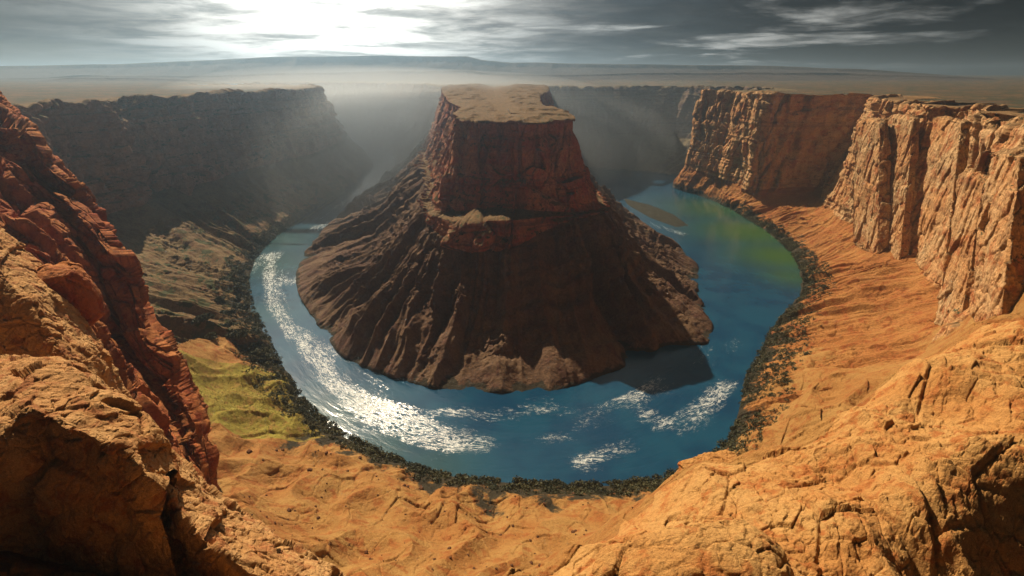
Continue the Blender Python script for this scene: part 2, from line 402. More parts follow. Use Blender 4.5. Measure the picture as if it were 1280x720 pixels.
RW = [((185,355), (300,290,90), (360,250,250)),
      ((222,410), (330,340,92), (400,330,254)),
      ((254,473), (372,390,90), (438,420,255)),
      ((290,520), (418,450,86), (474,505,255)),
      ((310,550), (460,490,84), (556,545,255)),
      ((340,590), (480,540,78), (520,585,256)),
      ((380,640), (530,620,68), (560,680,256)),
      ((425,690), (572,680,64), (650,722,256)),
      ((450,735), (566,740,60), (588,768,255)),
      ((478,795), (590,820,54), (616,850,255)),
      ((498,845), (612,870,52), (706,880,255)),
      ((510,885), (612,905,50), (646,925,255)),
      ((522,970), (630,990,50), (668,1010,256)),
      ((530,1060), (660,1070,55), (760,1080,256)),
      ((532,1120), (690,1140,65), (780,1160,256)),
      ((531,1150), (600,1160,60), (640,1178,257)),
      ((527,1190), (556,1185,50), (566,1192,257)),
      ((518,1270), (540,1270,55), (552,1280,257)),
      ((500,1350), (520,1350,60), (536,1350,257)),
      ((461,1450), (478,1430,60), (494,1435,257)),
      ((478,1510), (530,1510,70), (560,1510,256)),
      ((520,1570), (690,1610,75), (740,1600,256)),
      ((510,1650), (740,1800,80), (820,1800,256)),
      ((420,1700), (560,1930,90), (650,2030,256)),
      ((320,1745), (380,1960,95), (400,2080,255)),
      ((200,1790), (220,1980,95), (210,2090,254)),
      ((80,1800), (80,1980,95), (80,2090,254))]
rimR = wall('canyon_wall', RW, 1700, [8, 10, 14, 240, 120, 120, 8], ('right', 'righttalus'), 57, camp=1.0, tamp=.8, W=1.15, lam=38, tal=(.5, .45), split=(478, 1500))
FW = [((-250,1800), (-200,1900,110), (-120,1990,254)),
      ((-400,1830), (-300,1960,115), (-230,2060,254)),
      ((-440,1980), (-340,2090,110), (-280,2200,254)),
      ((-560,2270), (-480,2400,110), (-440,2500,254)),
      ((-820,2640), (-760,2760,110), (-740,2860,254)),
      ((-1400,2780), (-1400,2880,110), (-1400,2980,254))]
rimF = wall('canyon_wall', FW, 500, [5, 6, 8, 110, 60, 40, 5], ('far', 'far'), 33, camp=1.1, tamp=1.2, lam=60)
# ------------------------------------------------------------------ PLATEAU
def inside(poly, x, y):
    r = np.zeros(x.shape, bool); n = len(poly)
    for i in range(n):
        x1, y1 = poly[i]; x2, y2 = poly[(i+1) % n]
        c = ((y1 > y) != (y2 > y)) & (x < (x2-x1)*(y-y1)/(y2-y1+1e-9)+x1)
        r ^= c
    return r
def offset_out(rim, st):
    out = []
    for b, f, r in st:
        v = np.array([r[0]-b[0], r[1]-b[1]], float); v /= np.linalg.norm(v); out.append((r[0]+v[0]*38, r[1]+v[1]*38))
    return out
poly = offset_out(rimL, LW)+[(-560, 250), (-420, -300), (420, -300), (470, 100)]+offset_out(rimR, RW)+offset_out(rimF, FW)+[(-1500, 2600)]
def ax(n, a, b, k):   # denser near 0
    t = np.linspace(-1, 1, n); return (np.sinh(t*k)/np.sinh(k))*(b-a)/2+(a+b)/2
X = ax(620, -12500, 12500, 4.2); Y = np.concatenate([np.linspace(-300, 600, 40, endpoint=False), np.geomspace(600, 13500, 520)])
XX, YY = np.meshgrid(X, Y); ZZ = gz(XX, YY)
ZZ = ZZ+9*fbm(XX/260, YY/180, 3.3, 4)*sstep(2600, 4000, YY)
PP = np.stack([XX, YY, ZZ], -1).astype(f4); q = gridq(*XX.shape)
cx = PP.reshape(-1, 3)[q].mean(1); keep = ~inside(poly, cx[:, 0], cx[:, 1]); q = q[keep]
used, inv = np.unique(q, return_inverse=True)
tag(mesh_obj('plateau', PP.reshape(-1, 3)[used], inv.reshape(-1, 4), M['plateau']), kind='structure')
# ------------------------------------------------------------------ HILLS on the horizon
def hills(pts, Y0, width, seed, base=245):
    px = np.array([p[0] for p in pts], float); py = np.array([p[1] for p in pts], float)
    n = 700; u = np.linspace(px[0], px[-1], n); v = np.interp(u, px, py)
    v = v+.8*noise(u/60, seed, .5)
    A = np.array([PY(a, b, Y0) for a, b in zip(u, v)])
    prof = [(-.62, .0), (-.35, .16), (-.2, .42), (-.08, .75), (-.045, .97), (.0, 1.0), (.5, 1.0), (1.0, 0)]
    rows = []
    for o, h in prof:
        R = A.copy(); R[:, 1] += o*width+(.10*width*noise(A[:, 0]/900, seed, o) if h < 1 else 0)
        R[:, 2] = base-6+(A[:, 2]-base+6)*h; rows.append(R)
    P = np.array(rows); t = np.linspace(0, len(prof)-1, 60); P = catmull(P, t)
    i = np.clip(np.floor(t).astype(int), 0, len(prof)-2); f = (t-i)[:, None, None]; R = np.array(rows); P = .3*P+.7*(R[i]*(1-f)+R[i+1]*f)
    rid = fbm(P[..., 0]/260, P[..., 1]/700, seed+.5, 4, ridge=True)
    hh = (P[..., 2]-base)/100
    P[..., 1] += -60*rid*np.clip(hh, 0, 1.2)
    return tag(grid_obj('hills', P.astype(f4), M['hill']), kind='structure')
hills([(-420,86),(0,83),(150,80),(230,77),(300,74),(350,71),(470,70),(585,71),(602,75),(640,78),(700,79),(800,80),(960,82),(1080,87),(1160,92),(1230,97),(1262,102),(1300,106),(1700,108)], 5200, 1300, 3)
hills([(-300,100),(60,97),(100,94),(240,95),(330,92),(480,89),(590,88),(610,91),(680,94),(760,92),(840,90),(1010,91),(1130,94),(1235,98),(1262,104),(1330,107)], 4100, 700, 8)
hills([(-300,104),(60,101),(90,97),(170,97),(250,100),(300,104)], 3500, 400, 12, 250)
# ------------------------------------------------------------------ FRONT TERRAIN (height field through scattered control points)
ctl = []
def cz(px, py, z): ctl.append(PZ(px, py, z))
def cy(px, py, Y): ctl.append(PY(px, py, Y))
bank = [(310,350),(318,385),(332,415),(350,455),(372,490),(400,520),(440,548),(490,570),(540,588),(600,598),(650,602),(700,604),(760,604),(820,596),(870,580),(905,555),(925,520),(930,490),(935,470),(955,430),(975,400)]
for p in bank: cz(*p, -1.5)
for p in [(372,385),(395,430),(430,470),(480,500),(560,530),(640,540),(720,535),(800,510),(860,480),(900,440)]: cz(*p, -22)
for p in [(285,448,27),(330,470,22),(300,510,26),(345,520,18),(378,538,10),(250,465,38),(262,520,44),(215,440,60),(170,400,75)]: cz(*p)
for p in [(290,560,33),(340,555,22),(400,575,20),(460,575,9),(500,592,12),(440,620,36),(520,620,26),(560,610,12),(520,680,62),(600,640,28),(600,690,62),(640,718,80),(660,625,14),(700,650,30),(700,700,58),(760,625,10),(740,660,34),(400,660,60),(350,620,52),(300,610,55),(420,719,92),(520,719,84)]: cz(*p)
for p in [(1000,450,30),(960,480,22),(1000,520,52),(960,560,34),(1100,430,58),(1100,490,80),(1060,470,60),(1150,440,85),(1080,380,38),(930,590,20),(980,600,60),(880,610,14),(830,640,34)]: cz(*p)
crest = [(655,716,96),(700,702,104),(760,668,118),(800,638,124),(850,600,130),(900,590,128),(960,577,128),(1010,560,132),(1060,522,138),(1110,480,148),(1170,440,158),(1230,415,164),(1300,398,166)]
for c_ in crest:
    cy(*c_); x, y, z = PY(*c_); k = 1.28; ctl.append((x*k*.98, y*k, z-34)); k = 1.6; ctl.append((x*k*.95, y*k, z*.52))
for p in [(780,710,92),(850,670,102),(920,650,104),(1000,630,106),(1060,600,110),(1120,560,118),(1200,500,130),(1280,470,128),(1340,480,125)]: cy(*p)
for p in [(1000,690,84),(1060,655,91),(1130,618,97),(1200,592,100),(1290,562,102),(940,700,80)]: cy(*p)
for p in [(1100,680,87),(1150,662,90),(1210,640,93),(1290,610,95),(1050,700,82),(1060,719,80),(1150,719,83),(1280,719,84),(1340,719,84),(900,719,76)]: cy(*p)
for p in [(330,719,110),(380,700,120)]: cy(*p)
ctl += [(-260,150,150),(-330,260,170),(-150,100,200),(-80,60,215),(0,40,215),(80,40,225),(0,80,185),(200,60,240),(-120,170,120),(-190,230,80),(-60,110,165),(300,200,240),(260,140,235),(380,300,250),(330,120,250),(-40,100,160)]
ctl = np.array(ctl, float); Kc = 100.0
def rbf_fit(c):
    x = c[:, :2]/Kc; n = len(x); r = np.linalg.norm(x[:, None]-x[None], axis=-1)
    A = np.zeros((n+3, n+3)); A[:n, :n] = r**2*np.log(r+1e-9)*1.0+np.eye(n)*.004; A[:n, n] = 1; A[:n, n+1:] = x; A[n:, :n] = A[:n, n:].T
    return np.linalg.solve(A, np.concatenate([c[:, 2], [0, 0, 0]]))
wts = rbf_fit(ctl)
def rbf(x, y):
    x = np.asarray(x, float)/Kc; y = np.asarray(y, float)/Kc; n = len(ctl)
    z = wts[n]+wts[n+1]*x+wts[n+2]*y
    for i in range(n):
        r2 = (x-ctl[i, 0]/Kc)**2+(y-ctl[i, 1]/Kc)**2
        z = z+wts[i]*.5*r2*np.log(r2+1e-18)
    return z
def front_z(x, y):
    z = rbf(x, y)
    land = sstep(0, 14, z)
    near = sstep(150, 205, z)*sstep(210, 150, y)
    x = np.asarray(x, f4); y = np.asarray(y, f4)
    wx = x+9*noise(x/45, y/45, 1.1); wy = y+9*noise(x/45, y/45, 5.1)
    hum = 6.5*fbm(wx/44, wy/44, .3, 3)-7.5*np.abs(noise(wx/34, wy/50, 8.2))*2+3
    R, du, dv, e = cells2(wx/17, wy/22, 3)
    fac = 2.0*(R[..., 0]-.5)+3.2*((R[..., 1]-.5)*du+(R[..., 2]-.5)*dv)*2-1.3*(1-sstep(0, .1, e))
    R, du, dv, e = cells2(wx/6, wy/7, 13)
    fac2 = .8*(R[..., 0]-.5)+1.2*((R[..., 1]-.5)*du+(R[..., 2]-.5)*dv)*2-.45*(1-sstep(0, .1, e))
    R, du, dv, e = cells2(wx/2.1+.3*noise(x, y, 0), wy/2.3, 23)
    fac3 = .3*(R[..., 0]-.5)+.45*((R[..., 1]-.5)*du+(R[..., 2]-.5)*dv)*2-.12*(1-sstep(0, .1, e))
    fine = .9*fbm(x/9, y/9, .7, 6, .6)
    # patches of blocky outcrop among smoother sand
    blk = sstep(-.05, .25, fbm(x/60, y/60, 9.9, 3))
    zz = z+land*(hum*(1-.45*near)+fine*.8+(fac+fac2+fac3)*(.32+.5*blk)*(1-near)+near*(fac*.75+fac2+fac3*1.2+1.0*fine))
    return zz
NR, NC = int(1050*Q_), int(1500*Q_)
ky = np.geomspace(26, 640, NR); kx = np.linspace(-1.3, 1.38, NC)
YY = ky[:, None]+np.zeros(NC)[None]; XX = kx[None]*YY*(.9225+.3*sstep(300, 60, YY))
ZZ = front_z(XX, YY); FP = np.stack([XX, YY, ZZ], -1).astype(f4)
q = gridq(NR, NC); cc = FP.reshape(-1, 3)[q].mean(1)
keep = (cc[:, 2] > -8) & (cc[:, 1]+cc[:, 0]*.0 < 640) & ~((cc[:, 0] < -330) & (cc[:, 1] > 330)) & ~((cc[:, 0] > 330) & (cc[:, 1] > 400))
mx, my, _ = PZ(318, 497, 22)
mound = ((cc[:, 0]-mx)**2/90**2+(cc[:, 1]-my)**2/64**2+.25*noise(cc[:, 0]/30, cc[:, 1]/30, 2) < 1)
crp = np.array([PY(*c_) for c_ in crest]); cang = crp[:, 0]/crp[:, 1]; cY = crp[:, 1]*1.05
nearm = (cc[:, 1] < np.interp(cc[:, 0]/cc[:, 1], cang, cY, left=0)+6*noise(cc[:, 0]/9, cc[:, 1]/9, 3)) & ~mound
for nm, mm, mt in (('ground', keep & ~mound & ~nearm, 'slope'), ('grassy_ground', keep & mound, 'mound'), ('rocky_ground', keep & nearm, 'gold')):
    used, inv = np.unique(q[mm], return_inverse=True)
    tag(mesh_obj(nm, FP.reshape(-1, 3)[used], inv.reshape(-1, 4), M[mt]), kind='structure')
# ------------------------------------------------------------------ LEFT FOREGROUND ROCK
def outcrop(name, rows, ns, nts, mat, disp, smooth=.5, label=None, cat='rock', flipn=False):
    P, T, S = loft(rows, ns, nts, ref=1, smooth=smooth, near=0)
    N = gnormals(P)
    n = N.reshape(-1, 3); 
    if ((np.array([0, 0, 300])-P)*N).sum(-1).mean() < 0: N = -N
    for d in disp(P, T, S, N): P = P+N*d[..., None]
    o = grid_obj(name, P, M[mat]); tag(o, label, cat); return o
cr = [(-40,95,440),(0,136,425),(38,165,405),(60,200,392),(98,240,372),(130,290,350),(162,350,326),(190,410,302),(220,460,278),(250,520,252),(268,600,226),(285,690,205)]
r0 = [PY(*p) for p in cr]
r1 = [PY(px-26, py+38+i*1.5, Yv-20) for i, (px, py, Yv) in enumerate(cr)]
r2 = [PY(px-52, py+62+i*2.0, Yv-62) for i, (px, py, Yv) in enumerate(cr)]
r3 = [PY(px-82, py+120, Yv-95) for i, (px, py, Yv) in enumerate(cr)]
r4 = [PY(px-120, py+230, Yv-130) for i, (px, py, Yv) in enumerate(cr)]
def away(p, k, dx, dz): return (p[0]*k+dx, p[1]*k, max(5, CAMZ-(CAMZ-p[2])*k+dz))
ro = [away(p, 1.05, 0, -3) for p in r0]; ro2 = [away(p, 1.28, -6, -45) for p in r0]
def finsd(P, T, S, N):
    x, y, z = P[..., 0], P[..., 1], P[..., 2]; s = S[None]+0*x; t = T[:, None]+0*x
    tt = t*26+10*noise(s/80, t*1.2, 3.3)+.13*s
    R, du, dv, e = cells2(tt/12, s/120, 4)
    d = 20*(R[..., 0]-.5)+22*(R[..., 1]-.3)*du-7*(1-sstep(0, .14, e))
    R, du, dv, e = cells2(tt/4.5, s/30, 14)
    d = d+5*(R[..., 0]-.5)+5*(R[..., 1]-.4)*du-2*(1-sstep(0, .14, e))
    yield d*np.clip(t*.9, .25, 1)*.8
    yield chisel(P, 16, 2)*.25+chisel(P, 5, 5)*.22+.8*fbm(x/6, y/6, z/6, 5, .55)
outcrop('rock_ridge', [ro2, ro, r0, r1, r2, r3, r4], 1000, [20, 40, 130, 160, 170, 120], 'red', finsd, .35,
        'dark red ridge of upright rock fins dropping towards the river, left of the canyon', 'rock ridge')
# big boulders: px rows -> lofted bodies
def bould(P, T, S, N):
    x, y, z = P[..., 0], P[..., 1], P[..., 2]
    yield 2.2*fbm(x/16, y/16, z/16, 3)+chisel(P, 13, 3, .06)*.35
    yield chisel(P, 4.5, 6, .10)*.3+chisel(P, 1.7, 8, .05)*.3+.35*fbm(x/2.2, y/2.2, z/2.2, 5, .62)
def rows_px(L): return [[PY(*p) for p in r] for r in L]
L2 = rows_px([
    [(-80,330,260),(0,330,250),(60,380,240),(110,430,225),(150,480,210),(190,540,195)],
    [(-80,240,210),(0,285,200),(45,325,192),(85,380,182),(135,450,168),(150,520,155)],
    [(-80,275,178),(-10,330,166),(28,372,158),(64,415,150),(108,470,142),(136,535,136)],
    [(-90,330,165),(-20,380,158),(20,425,150),(55,462,142),(85,500,135),(120,560,130)],
    [(-90,480,140),(-30,500,138),(10,520,132),(40,540,128),(70,560,122),(110,620,115)]])
outcrop('boulder', L2, 640, [40, 120, 160, 120], 'tan', bould, .6, 'weathered orange rock shoulder between the red fins and the big shadowed boulder', 'boulder')
L3 = rows_px([
    [(-160,560,150),(0,600,140),(90,620,130),(160,640,122),(225,680,115),(300,760,108)],
    [(-160,430,128),(-20,448,124),(60,446,121),(125,470,114),(185,525,104),(222,590,96)],
    [(-160,520,84),(-30,548,82),(35,508,86),(95,530,84),(150,560,83),(208,612,83)],
    [(-170,590,81),(-40,600,80),(30,560,84),(90,575,83),(150,608,82),(205,660,82)],
    [(-190,760,77),(-60,760,77),(30,770,80),(110,780,79),(180,790,79),(240,800,78)],
    [(-190,900,74),(-60,900,74),(30,900,77),(110,900,76),(180,900,76),(240,900,75)]])
outcrop('boulder', L3, 900, [50, 220, 90, 200, 30], 'tan', bould, .55, 'huge boulder at the lower left, lit along its top with a black shadowed face', 'boulder')
L4 = rows_px([
    [(190,640,150),(260,640,150),(330,690,140),(400,720,135),(470,760,130)],
    [(212,560,116),(268,608,114),(318,655,110),(380,690,106),(450,735,102)],
    [(205,610,92),(240,662,86),(290,700,83),(330,722,81),(400,760,80)],
    [(200,680,88),(230,720,86),(270,750,84),(320,780,82),(390,820,80)],
    [(200,900,70),(230,900,70),(270,900,70),(320,900,70),(390,900,70)]])
outcrop('boulder', L4, 640, [40, 160, 100, 40], 'tan', bould, .55, 'smooth tan rock shoulder sloping down to the bottom edge, right of the black boulder face', 'boulder')
# ------------------------------------------------------------------ free-standing blocks
def cube_surf(n):
    t = np.linspace(-1, 1, n); u, v = np.meshgrid(t, t); o = np.ones_like(u); V = []; Q = []
    for k, (a, b, c) in enumerate([(u,v,o),(v,u,-o),(o,u,v),(-o,v,u),(v,o,u),(u,-o,v)]):
        V.append(np.stack([a, b, c], -1).reshape(-1, 3)); Q.append(gridq(n, n)+k*n*n)
    V = np.concatenate(V); Q = np.concatenate(Q)
    key = np.round(V*4096).astype(np.int64); key = (key[:, 0]*20011+key[:, 1])*20011+key[:, 2]
    _, idx, inv = np.unique(key, return_index=True, return_inverse=True)
    return V[idx], inv[Q]
def vnormals(V, Q):
    p = V[Q]; n = np.cross(p[:, 2]-p[:, 0], p[:, 3]-p[:, 1]); N = np.zeros_like(V)
    for k in range(4): np.add.at(N, Q[:, k], n)
    return N/(np.linalg.norm(N, axis=1, keepdims=True)+1e-9)
def block(name, corners, mat, n=90, rnd=.35, zs=1.0, ds=((12, .35), (4, .35)), seed=0, fine=.4, origin=None, **tg):
    """corners: 8 world points, order (---,+--,++-,-+-, --+,+-+,+++,-++) -> rounded hexahedron with chiselled faces"""
    c = np.array(corners, float); V, Q = cube_surf(n)
    s = V/np.linalg.norm(V, axis=1, keepdims=True)*1.22
    W = V*(1-rnd)+s*rnd; x, y, z = [(W[:, k]+1)/2 for k in range(3)]
    P = 0
    for k, (a, b, d) in enumerate([(0,0,0),(1,0,0),(1,1,0),(0,1,0),(0,0,1),(1,0,1),(1,1,1),(0,1,1)]):
        P = P+((x if a else 1-x)*(y if b else 1-y)*(z if d else 1-z))[:, None]*c[k]
    N = vnormals(P, Q)
    if ((P-P.mean(0))*N).sum() < 0: N = -N; Q = Q[:, ::-1]
    P = P.astype(f4)
    off = np.array([seed*37.1, seed*11.3, 0], f4)
    for sz, am in ds: P = P+N.astype(f4)*(chisel((P+off)*np.array([1, 1, zs], f4), sz, seed)*am)[:, None]
    P = P+N*(fine*fbm(P[:, 0]/(fine*6), P[:, 1]/(fine*6), P[:, 2]/(fine*6), 4, .6))[:, None]
    org = P.mean(0) if origin is None else origin
    o = mesh_obj(name, P-org, Q, M[mat]); o.location = [float(v) for v in org]; tag(o, **tg); return o
dg0 = bpy.context.evaluated_depsgraph_get(); dg0.update()
def hit(px, py):
    v = np.array(ray(px, py)); v /= np.linalg.norm(v); ok, loc, *_ = C.ray_cast(dg0, (0, 0, CAMZ), tuple(v)); return np.array(loc) if ok else None
def slab(poly4, Yv, depth, mat, **k):
    """poly4: TL, TR, BR, BL in pixels with their own distances; pushed back by depth (vector)"""
    TL, TR, BR, BL = [np.array(PY(px, py, yy)) for (px, py), yy in zip(poly4, Yv)]
    hb = hit(*poly4[3]); hr = hit(*poly4[2]); ht = hit(poly4[0][0]+5, poly4[0][1]+12)
    yb = min(hb[1], hr[1] if hr is not None else 1e9)
    if k.pop('fixed', 0): yb = Yv[2]; ht[1] = Yv[0]
    BL = np.array(PY(*poly4[3], yb-4)); BR = np.array(PY(*poly4[2], yb-2))
    k_ = max(yb+8, min(ht[1]-8, yb+90)); TL = np.array(PY(*poly4[0], k_)); TR = np.array(PY(*poly4[1], k_))
    BL = BL+[0, 4, -14]; BR = BR+[0, 4, -14]
    d = np.array(depth, float)
    return block('rock_slab', [BL, BR, BR+d, BL+d, TL, TR, TR+d, TL+d], mat, **k)
G_ = 'upright slabs of the right canyon wall'
slab([(1100,152),(1112,146),(1122,292),(1102,312)], [860,850,700,660], (13,80,-6), 'right', n=170, rnd=.12, zs=.35, ds=((17,.42),(6,.3),(2.4,.25)), seed=1, fine=1,
     label='farthest of the big upright golden slabs on the right wall, wide at its foot', cat='rock slab')
slab([(1142,150),(1150,146),(1146,318),(1130,322)], [800,790,640,640], (13,75,0), 'right', n=170, rnd=.12, zs=.35, ds=((17,.42),(6,.3),(2.4,.25)), seed=2, fine=1,
     label='pale leaning slab beside the deep shadowed recess in the right wall', cat='rock slab')
slab([(1202,152),(1214,150),(1206,345),(1188,345)], [640,630,520,520], (25,70,0), 'right', n=180, rnd=.1, zs=.35, ds=((16,.4),(6,.3),(2.2,.25)), seed=3, fine=.9,
     label='tallest upright slab of the right wall, pale edged, right of the shadowed recess', cat='rock slab')
slab([(1230,225),(1242,218),(1224,430),(1204,440)], [440,435,362,365], (25,55,-4), 'right', fixed=1, n=180, rnd=.12, zs=.35, ds=((13,.4),(5,.3),(1.8,.25)), seed=4, fine=.8,
     label='narrow pillar leaning right above the orange slope, standing before the tallest slab', cat='rock slab')
slab([(1275,195),(1330,185),(1330,420),(1262,415)], [375,370,300,310], (27,55,-4), 'right', fixed=1, n=180, rnd=.12, zs=.5, ds=((14,.4),(5,.3),(1.8,.25)), seed=5, fine=.8,
     label='broad orange block cut by cracks at the right edge of the view', cat='rock slab')
def lump(px, py, Yv, w, h, d, mat, rot=0, tilt=0, **k):
    c = np.array(PY(px, py, Yv)); M_ = []
    cr_, sr_ = math.cos(rot), math.sin(rot); ct, st_ = math.cos(tilt), math.sin(tilt)
    for a, b, e in [(-1,-1,-1),(1,-1,-1),(1,1,-1),(-1,1,-1),(-1,-1,1),(1,-1,1),(1,1,1),(-1,1,1)]:
        x, y, z = a*w/2, b*d/2, e*h/2
        x, z = x*ct-z*st_, x*st_+z*ct; x, y = x*cr_-y*sr_, x*sr_+y*cr_
        M_.append(c+[x, y, z])
    return block(k.pop('name', 'boulder'), M_, mat, **k)
lump(83, 372, 185, 18, 24, 18, 'red', .4, .2, n=70, rnd=.75, ds=((9,.2),(3,.2)), seed=8, fine=.3, label='rounded dark boulder wedged below the red fins', cat='boulder')
lump(860, 728, 66, 34, 13, 16, 'gold', .15, .1, n=110, rnd=.7, ds=((8,.2),(2.6,.25)), seed=9, fine=.25, label='long pale rounded boulder at the bottom edge, right of centre', cat='boulder')
lump(905, 668, 98, 9, 6, 8, 'gold', .3, .1, n=60, rnd=.6, ds=((4,.3),(1.4,.3)), seed=12, fine=.2, label='small blocky boulder just above the long pale boulder', cat='boulder')
lump(14, 560, 84, 9, 12, 9, 'tan', .3, .3, n=60, rnd=.7, ds=((5,.2),(2,.25)), seed=13, fine=.2, label='upright knob of rock at the left edge on top of the black boulder', cat='boulder')
lump(890, 588, 150, 22, 5, 14, 'gold', .2, .15, n=80, rnd=.6, ds=((6,.25),(2,.3)), seed=14, fine=.3, label='flat ledge boulder overlooking the river bend at the end of the right hand ridge', cat='boulder')
# pyramid shaped slump block below the left wall
a = np.array(PY(226, 216, 1000)); b0, b1, b2, b3 = [np.array(PY(*p)) for p in ((206,246,985),(240,252,975),(252,240,1040),(212,235,1050))]
block('boulder', [b0, b1, b2, b3, a-[5,6,0], a+[5,-6,0], a+[6,6,0], a+[-5,6,0]], 'left', n=50, rnd=.1, ds=((16,.2),), seed=15, fine=1, label='pyramid shaped block standing on the talus below the left canyon wall', cat='boulder')
# ------------------------------------------------------------------ ISLAND
ip = [PZ(*p, 0) for p in ((779,248),(812,256),(842,268),(861,282),(845,284),(812,272),(785,256))]
ip = np.array(ip)[:, :2]; ic = ip.mean(0)
n = 160; ang = np.linspace(0, 2*np.pi, n, endpoint=True); k = np.linspace(0, len(ip), n); ring = np.array([[np.interp(kk, range(len(ip)+1), np.append(ip[:, a], ip[0, a])) for a in (0, 1)] for kk in k])
rr = np.linspace(0, 1.12, 40)[:, None]
XY = ic+(ring[None]-ic)*rr[..., None]; zi = 5.5*(1-rr**3)+0*XY[..., 0]; zi += 1.2*fbm(XY[..., 0]/14, XY[..., 1]/14, .2, 4)*(rr < .99)
isl = np.concatenate([XY, zi[..., None]], -1)
o = grid_obj('island', isl.astype(f4)-np.array([ic[0], ic[1], 0], f4), M['island']); o.location = (float(ic[0]), float(ic[1]), 0)
tag(o, 'long dark gravel island lying in the river right of the butte', 'island')
# ------------------------------------------------------------------ RIVER
cl = np.array([PZ(*p, 0)[:2] for p in ((440,178),(478,200),(480,214),(446,252),(405,278),(352,318),(342,355),(358,400),(398,455),(440,495),(520,530),(600,546),(680,548),(760,540),(830,512),(905,470),(925,430),(935,380),(945,350),(925,315),(890,285),(840,255),(790,235),(752,225))])
u = np.linspace(0, len(cl)-1, 900); CL = catmull(np.c_[cl, 0*cl[:, :1]], u)[:, :2]; AL = np.concatenate([[0], np.cumsum(np.linalg.norm(np.diff(CL, axis=0), axis=1))])
yw = np.geomspace(270, 2900, 620); kw = np.linspace(-.8, .8, 640)
YY = yw[:, None]+0*kw[None]; XX = kw[None]*(YY*.9225+115)
XX = np.where(np.abs(XX) > 1e9, 0, XX)
pts = np.stack([XX, YY], -1).reshape(-1, 2); fu = np.zeros(len(pts)); fv = np.zeros(len(pts))
TN = np.gradient(CL, axis=0); TN /= np.linalg.norm(TN, axis=1)[:, None]
for i in range(0, len(pts), 20000):
    p = pts[i:i+20000]; d2 = ((p[:, None]-CL[None, ::3])**2).sum(-1)
    w = np.exp(-(d2-d2.min(1)[:, None])/(2*18.0**2)); w /= w.sum(1)[:, None]
    fu[i:i+20000] = (w*AL[::3]).sum(1); j = d2.argmin(1)*3
    dl = p-CL[j]; fv[i:i+20000] = dl[:, 0]*TN[j, 1]-dl[:, 1]*TN[j, 0]
# white water: rapids foam, plus reflected sheen painted in as white colour
fo = np.zeros(len(pts))
for path, wd, amp in (([(338,318),(336,345),(345,375),(360,405),(388,440),(425,474),(470,502),(520,524),(575,540)], 15, 1.0),
                      ([(330,330),(345,352),(362,352)], 18, 1.0), ([(395,430),(440,455),(480,485)], 12, .8),
                      ([(440,500),(500,535),(560,552),(600,552)], 11, 1.0), ([(560,520),(620,522),(680,512),(720,518)], 13, .95),
                      ([(690,540),(740,520),(790,498),(830,478)], 13, .95), ([(810,520),(850,535),(890,505),(905,478)], 12, 1.0),
                      ([(725,578),(760,568),(790,560)], 8, 1.0), ([(840,488),(880,455),(905,425)], 14, .8),
                      ([(395,285),(425,262),(455,240),(480,222)], 22, .9), ([(785,268),(815,280),(850,292)], 12, .9)):  # far-left glare and island-side sheen, painted white
    A_ = np.array([PZ(*p, 0)[:2] for p in path]); A_ = catmull(np.c_[A_, 0*A_[:, :1]], np.linspace(0, len(A_)-1, 60))[:, :2]
    for i in range(0, len(pts), 50000):
        d_ = np.sqrt(((pts[i:i+50000, None]-A_[None])**2).sum(-1).min(1)); fo[i:i+50000] = np.maximum(fo[i:i+50000], amp*.96*np.exp(-(d_/(wd*1.45))**2/2))
gr = np.zeros(len(pts))  # green reflection painted into right-channel water; left patches are silt tone
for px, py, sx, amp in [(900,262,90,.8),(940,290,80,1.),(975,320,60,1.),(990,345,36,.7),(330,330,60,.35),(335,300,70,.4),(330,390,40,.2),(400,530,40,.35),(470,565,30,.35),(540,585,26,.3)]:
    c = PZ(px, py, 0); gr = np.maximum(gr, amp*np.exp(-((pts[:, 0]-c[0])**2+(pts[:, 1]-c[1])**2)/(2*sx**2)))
t = NT('river_water'); geo = t.n('ShaderNodeNewGeometry'); P_ = geo.outputs['Position']
def attr(nm):
    a = t.n('ShaderNodeAttribute'); a.attribute_name = nm; return a.outputs['Fac']
cmb = t.n('ShaderNodeCombineXYZ'); t.l(attr('flow_along'), cmb.inputs[0]); t.l(attr('flow_across'), cmb.inputs[1]); FV = cmb.outputs[0]
FS = t.scale(FV, (.24, 1.0, 1.0))
fn1 = t.tex(FS, .15, 8, .66, 1.6); fn2 = t.tex(FS, .03, 4, .6, .8); fn3 = t.tex(P_, .22, 4, .6)
fn4 = t.tex(FS, .26, 5, .6, 1.6)
r1 = t.math('SUBTRACT', 1.0, t.math('MULTIPLY', t.math('ABSOLUTE', t.math('SUBTRACT', fn1, .5)), 15.0))
r2 = t.math('SUBTRACT', .92, t.math('MULTIPLY', t.math('ABSOLUTE', t.math('SUBTRACT', fn4, .5)), 17.0))
f = t.math('MAXIMUM', t.math('MAXIMUM', r1, r2), -.2)
f = t.math('ADD', f, t.mapr(fn3, .3, .7, -.2, .15, False)); f = t.math('ADD', f, t.mapr(fn2, .36, .6, -.45, .15, False))
fa = attr('foam_sheen'); f = t.math('ADD', f, t.math('MULTIPLY', t.math('SUBTRACT', fa, 1.0), 1.15))
foam_sheen = t.math('MULTIPLY', t.mapr(f, .42, 1.0), t.mapr(fn3, .3, .6, .35, 1.0))
deep = t.mix(t.mapr(t.tex(P_, .02, 3), .35, .65), (.005,.038,.084), (.008,.056,.104))
deep = t.mix(t.math('MULTIPLY', attr('green_reflect_silt'), .9), deep, (.040,.095,.018))
wc = t.mix(foam_sheen, deep, (.60,.64,.62))
wv = t.tex(FS, .16, 6, .6, .5); wv2 = t.tex(P_, .9, 4, .6)
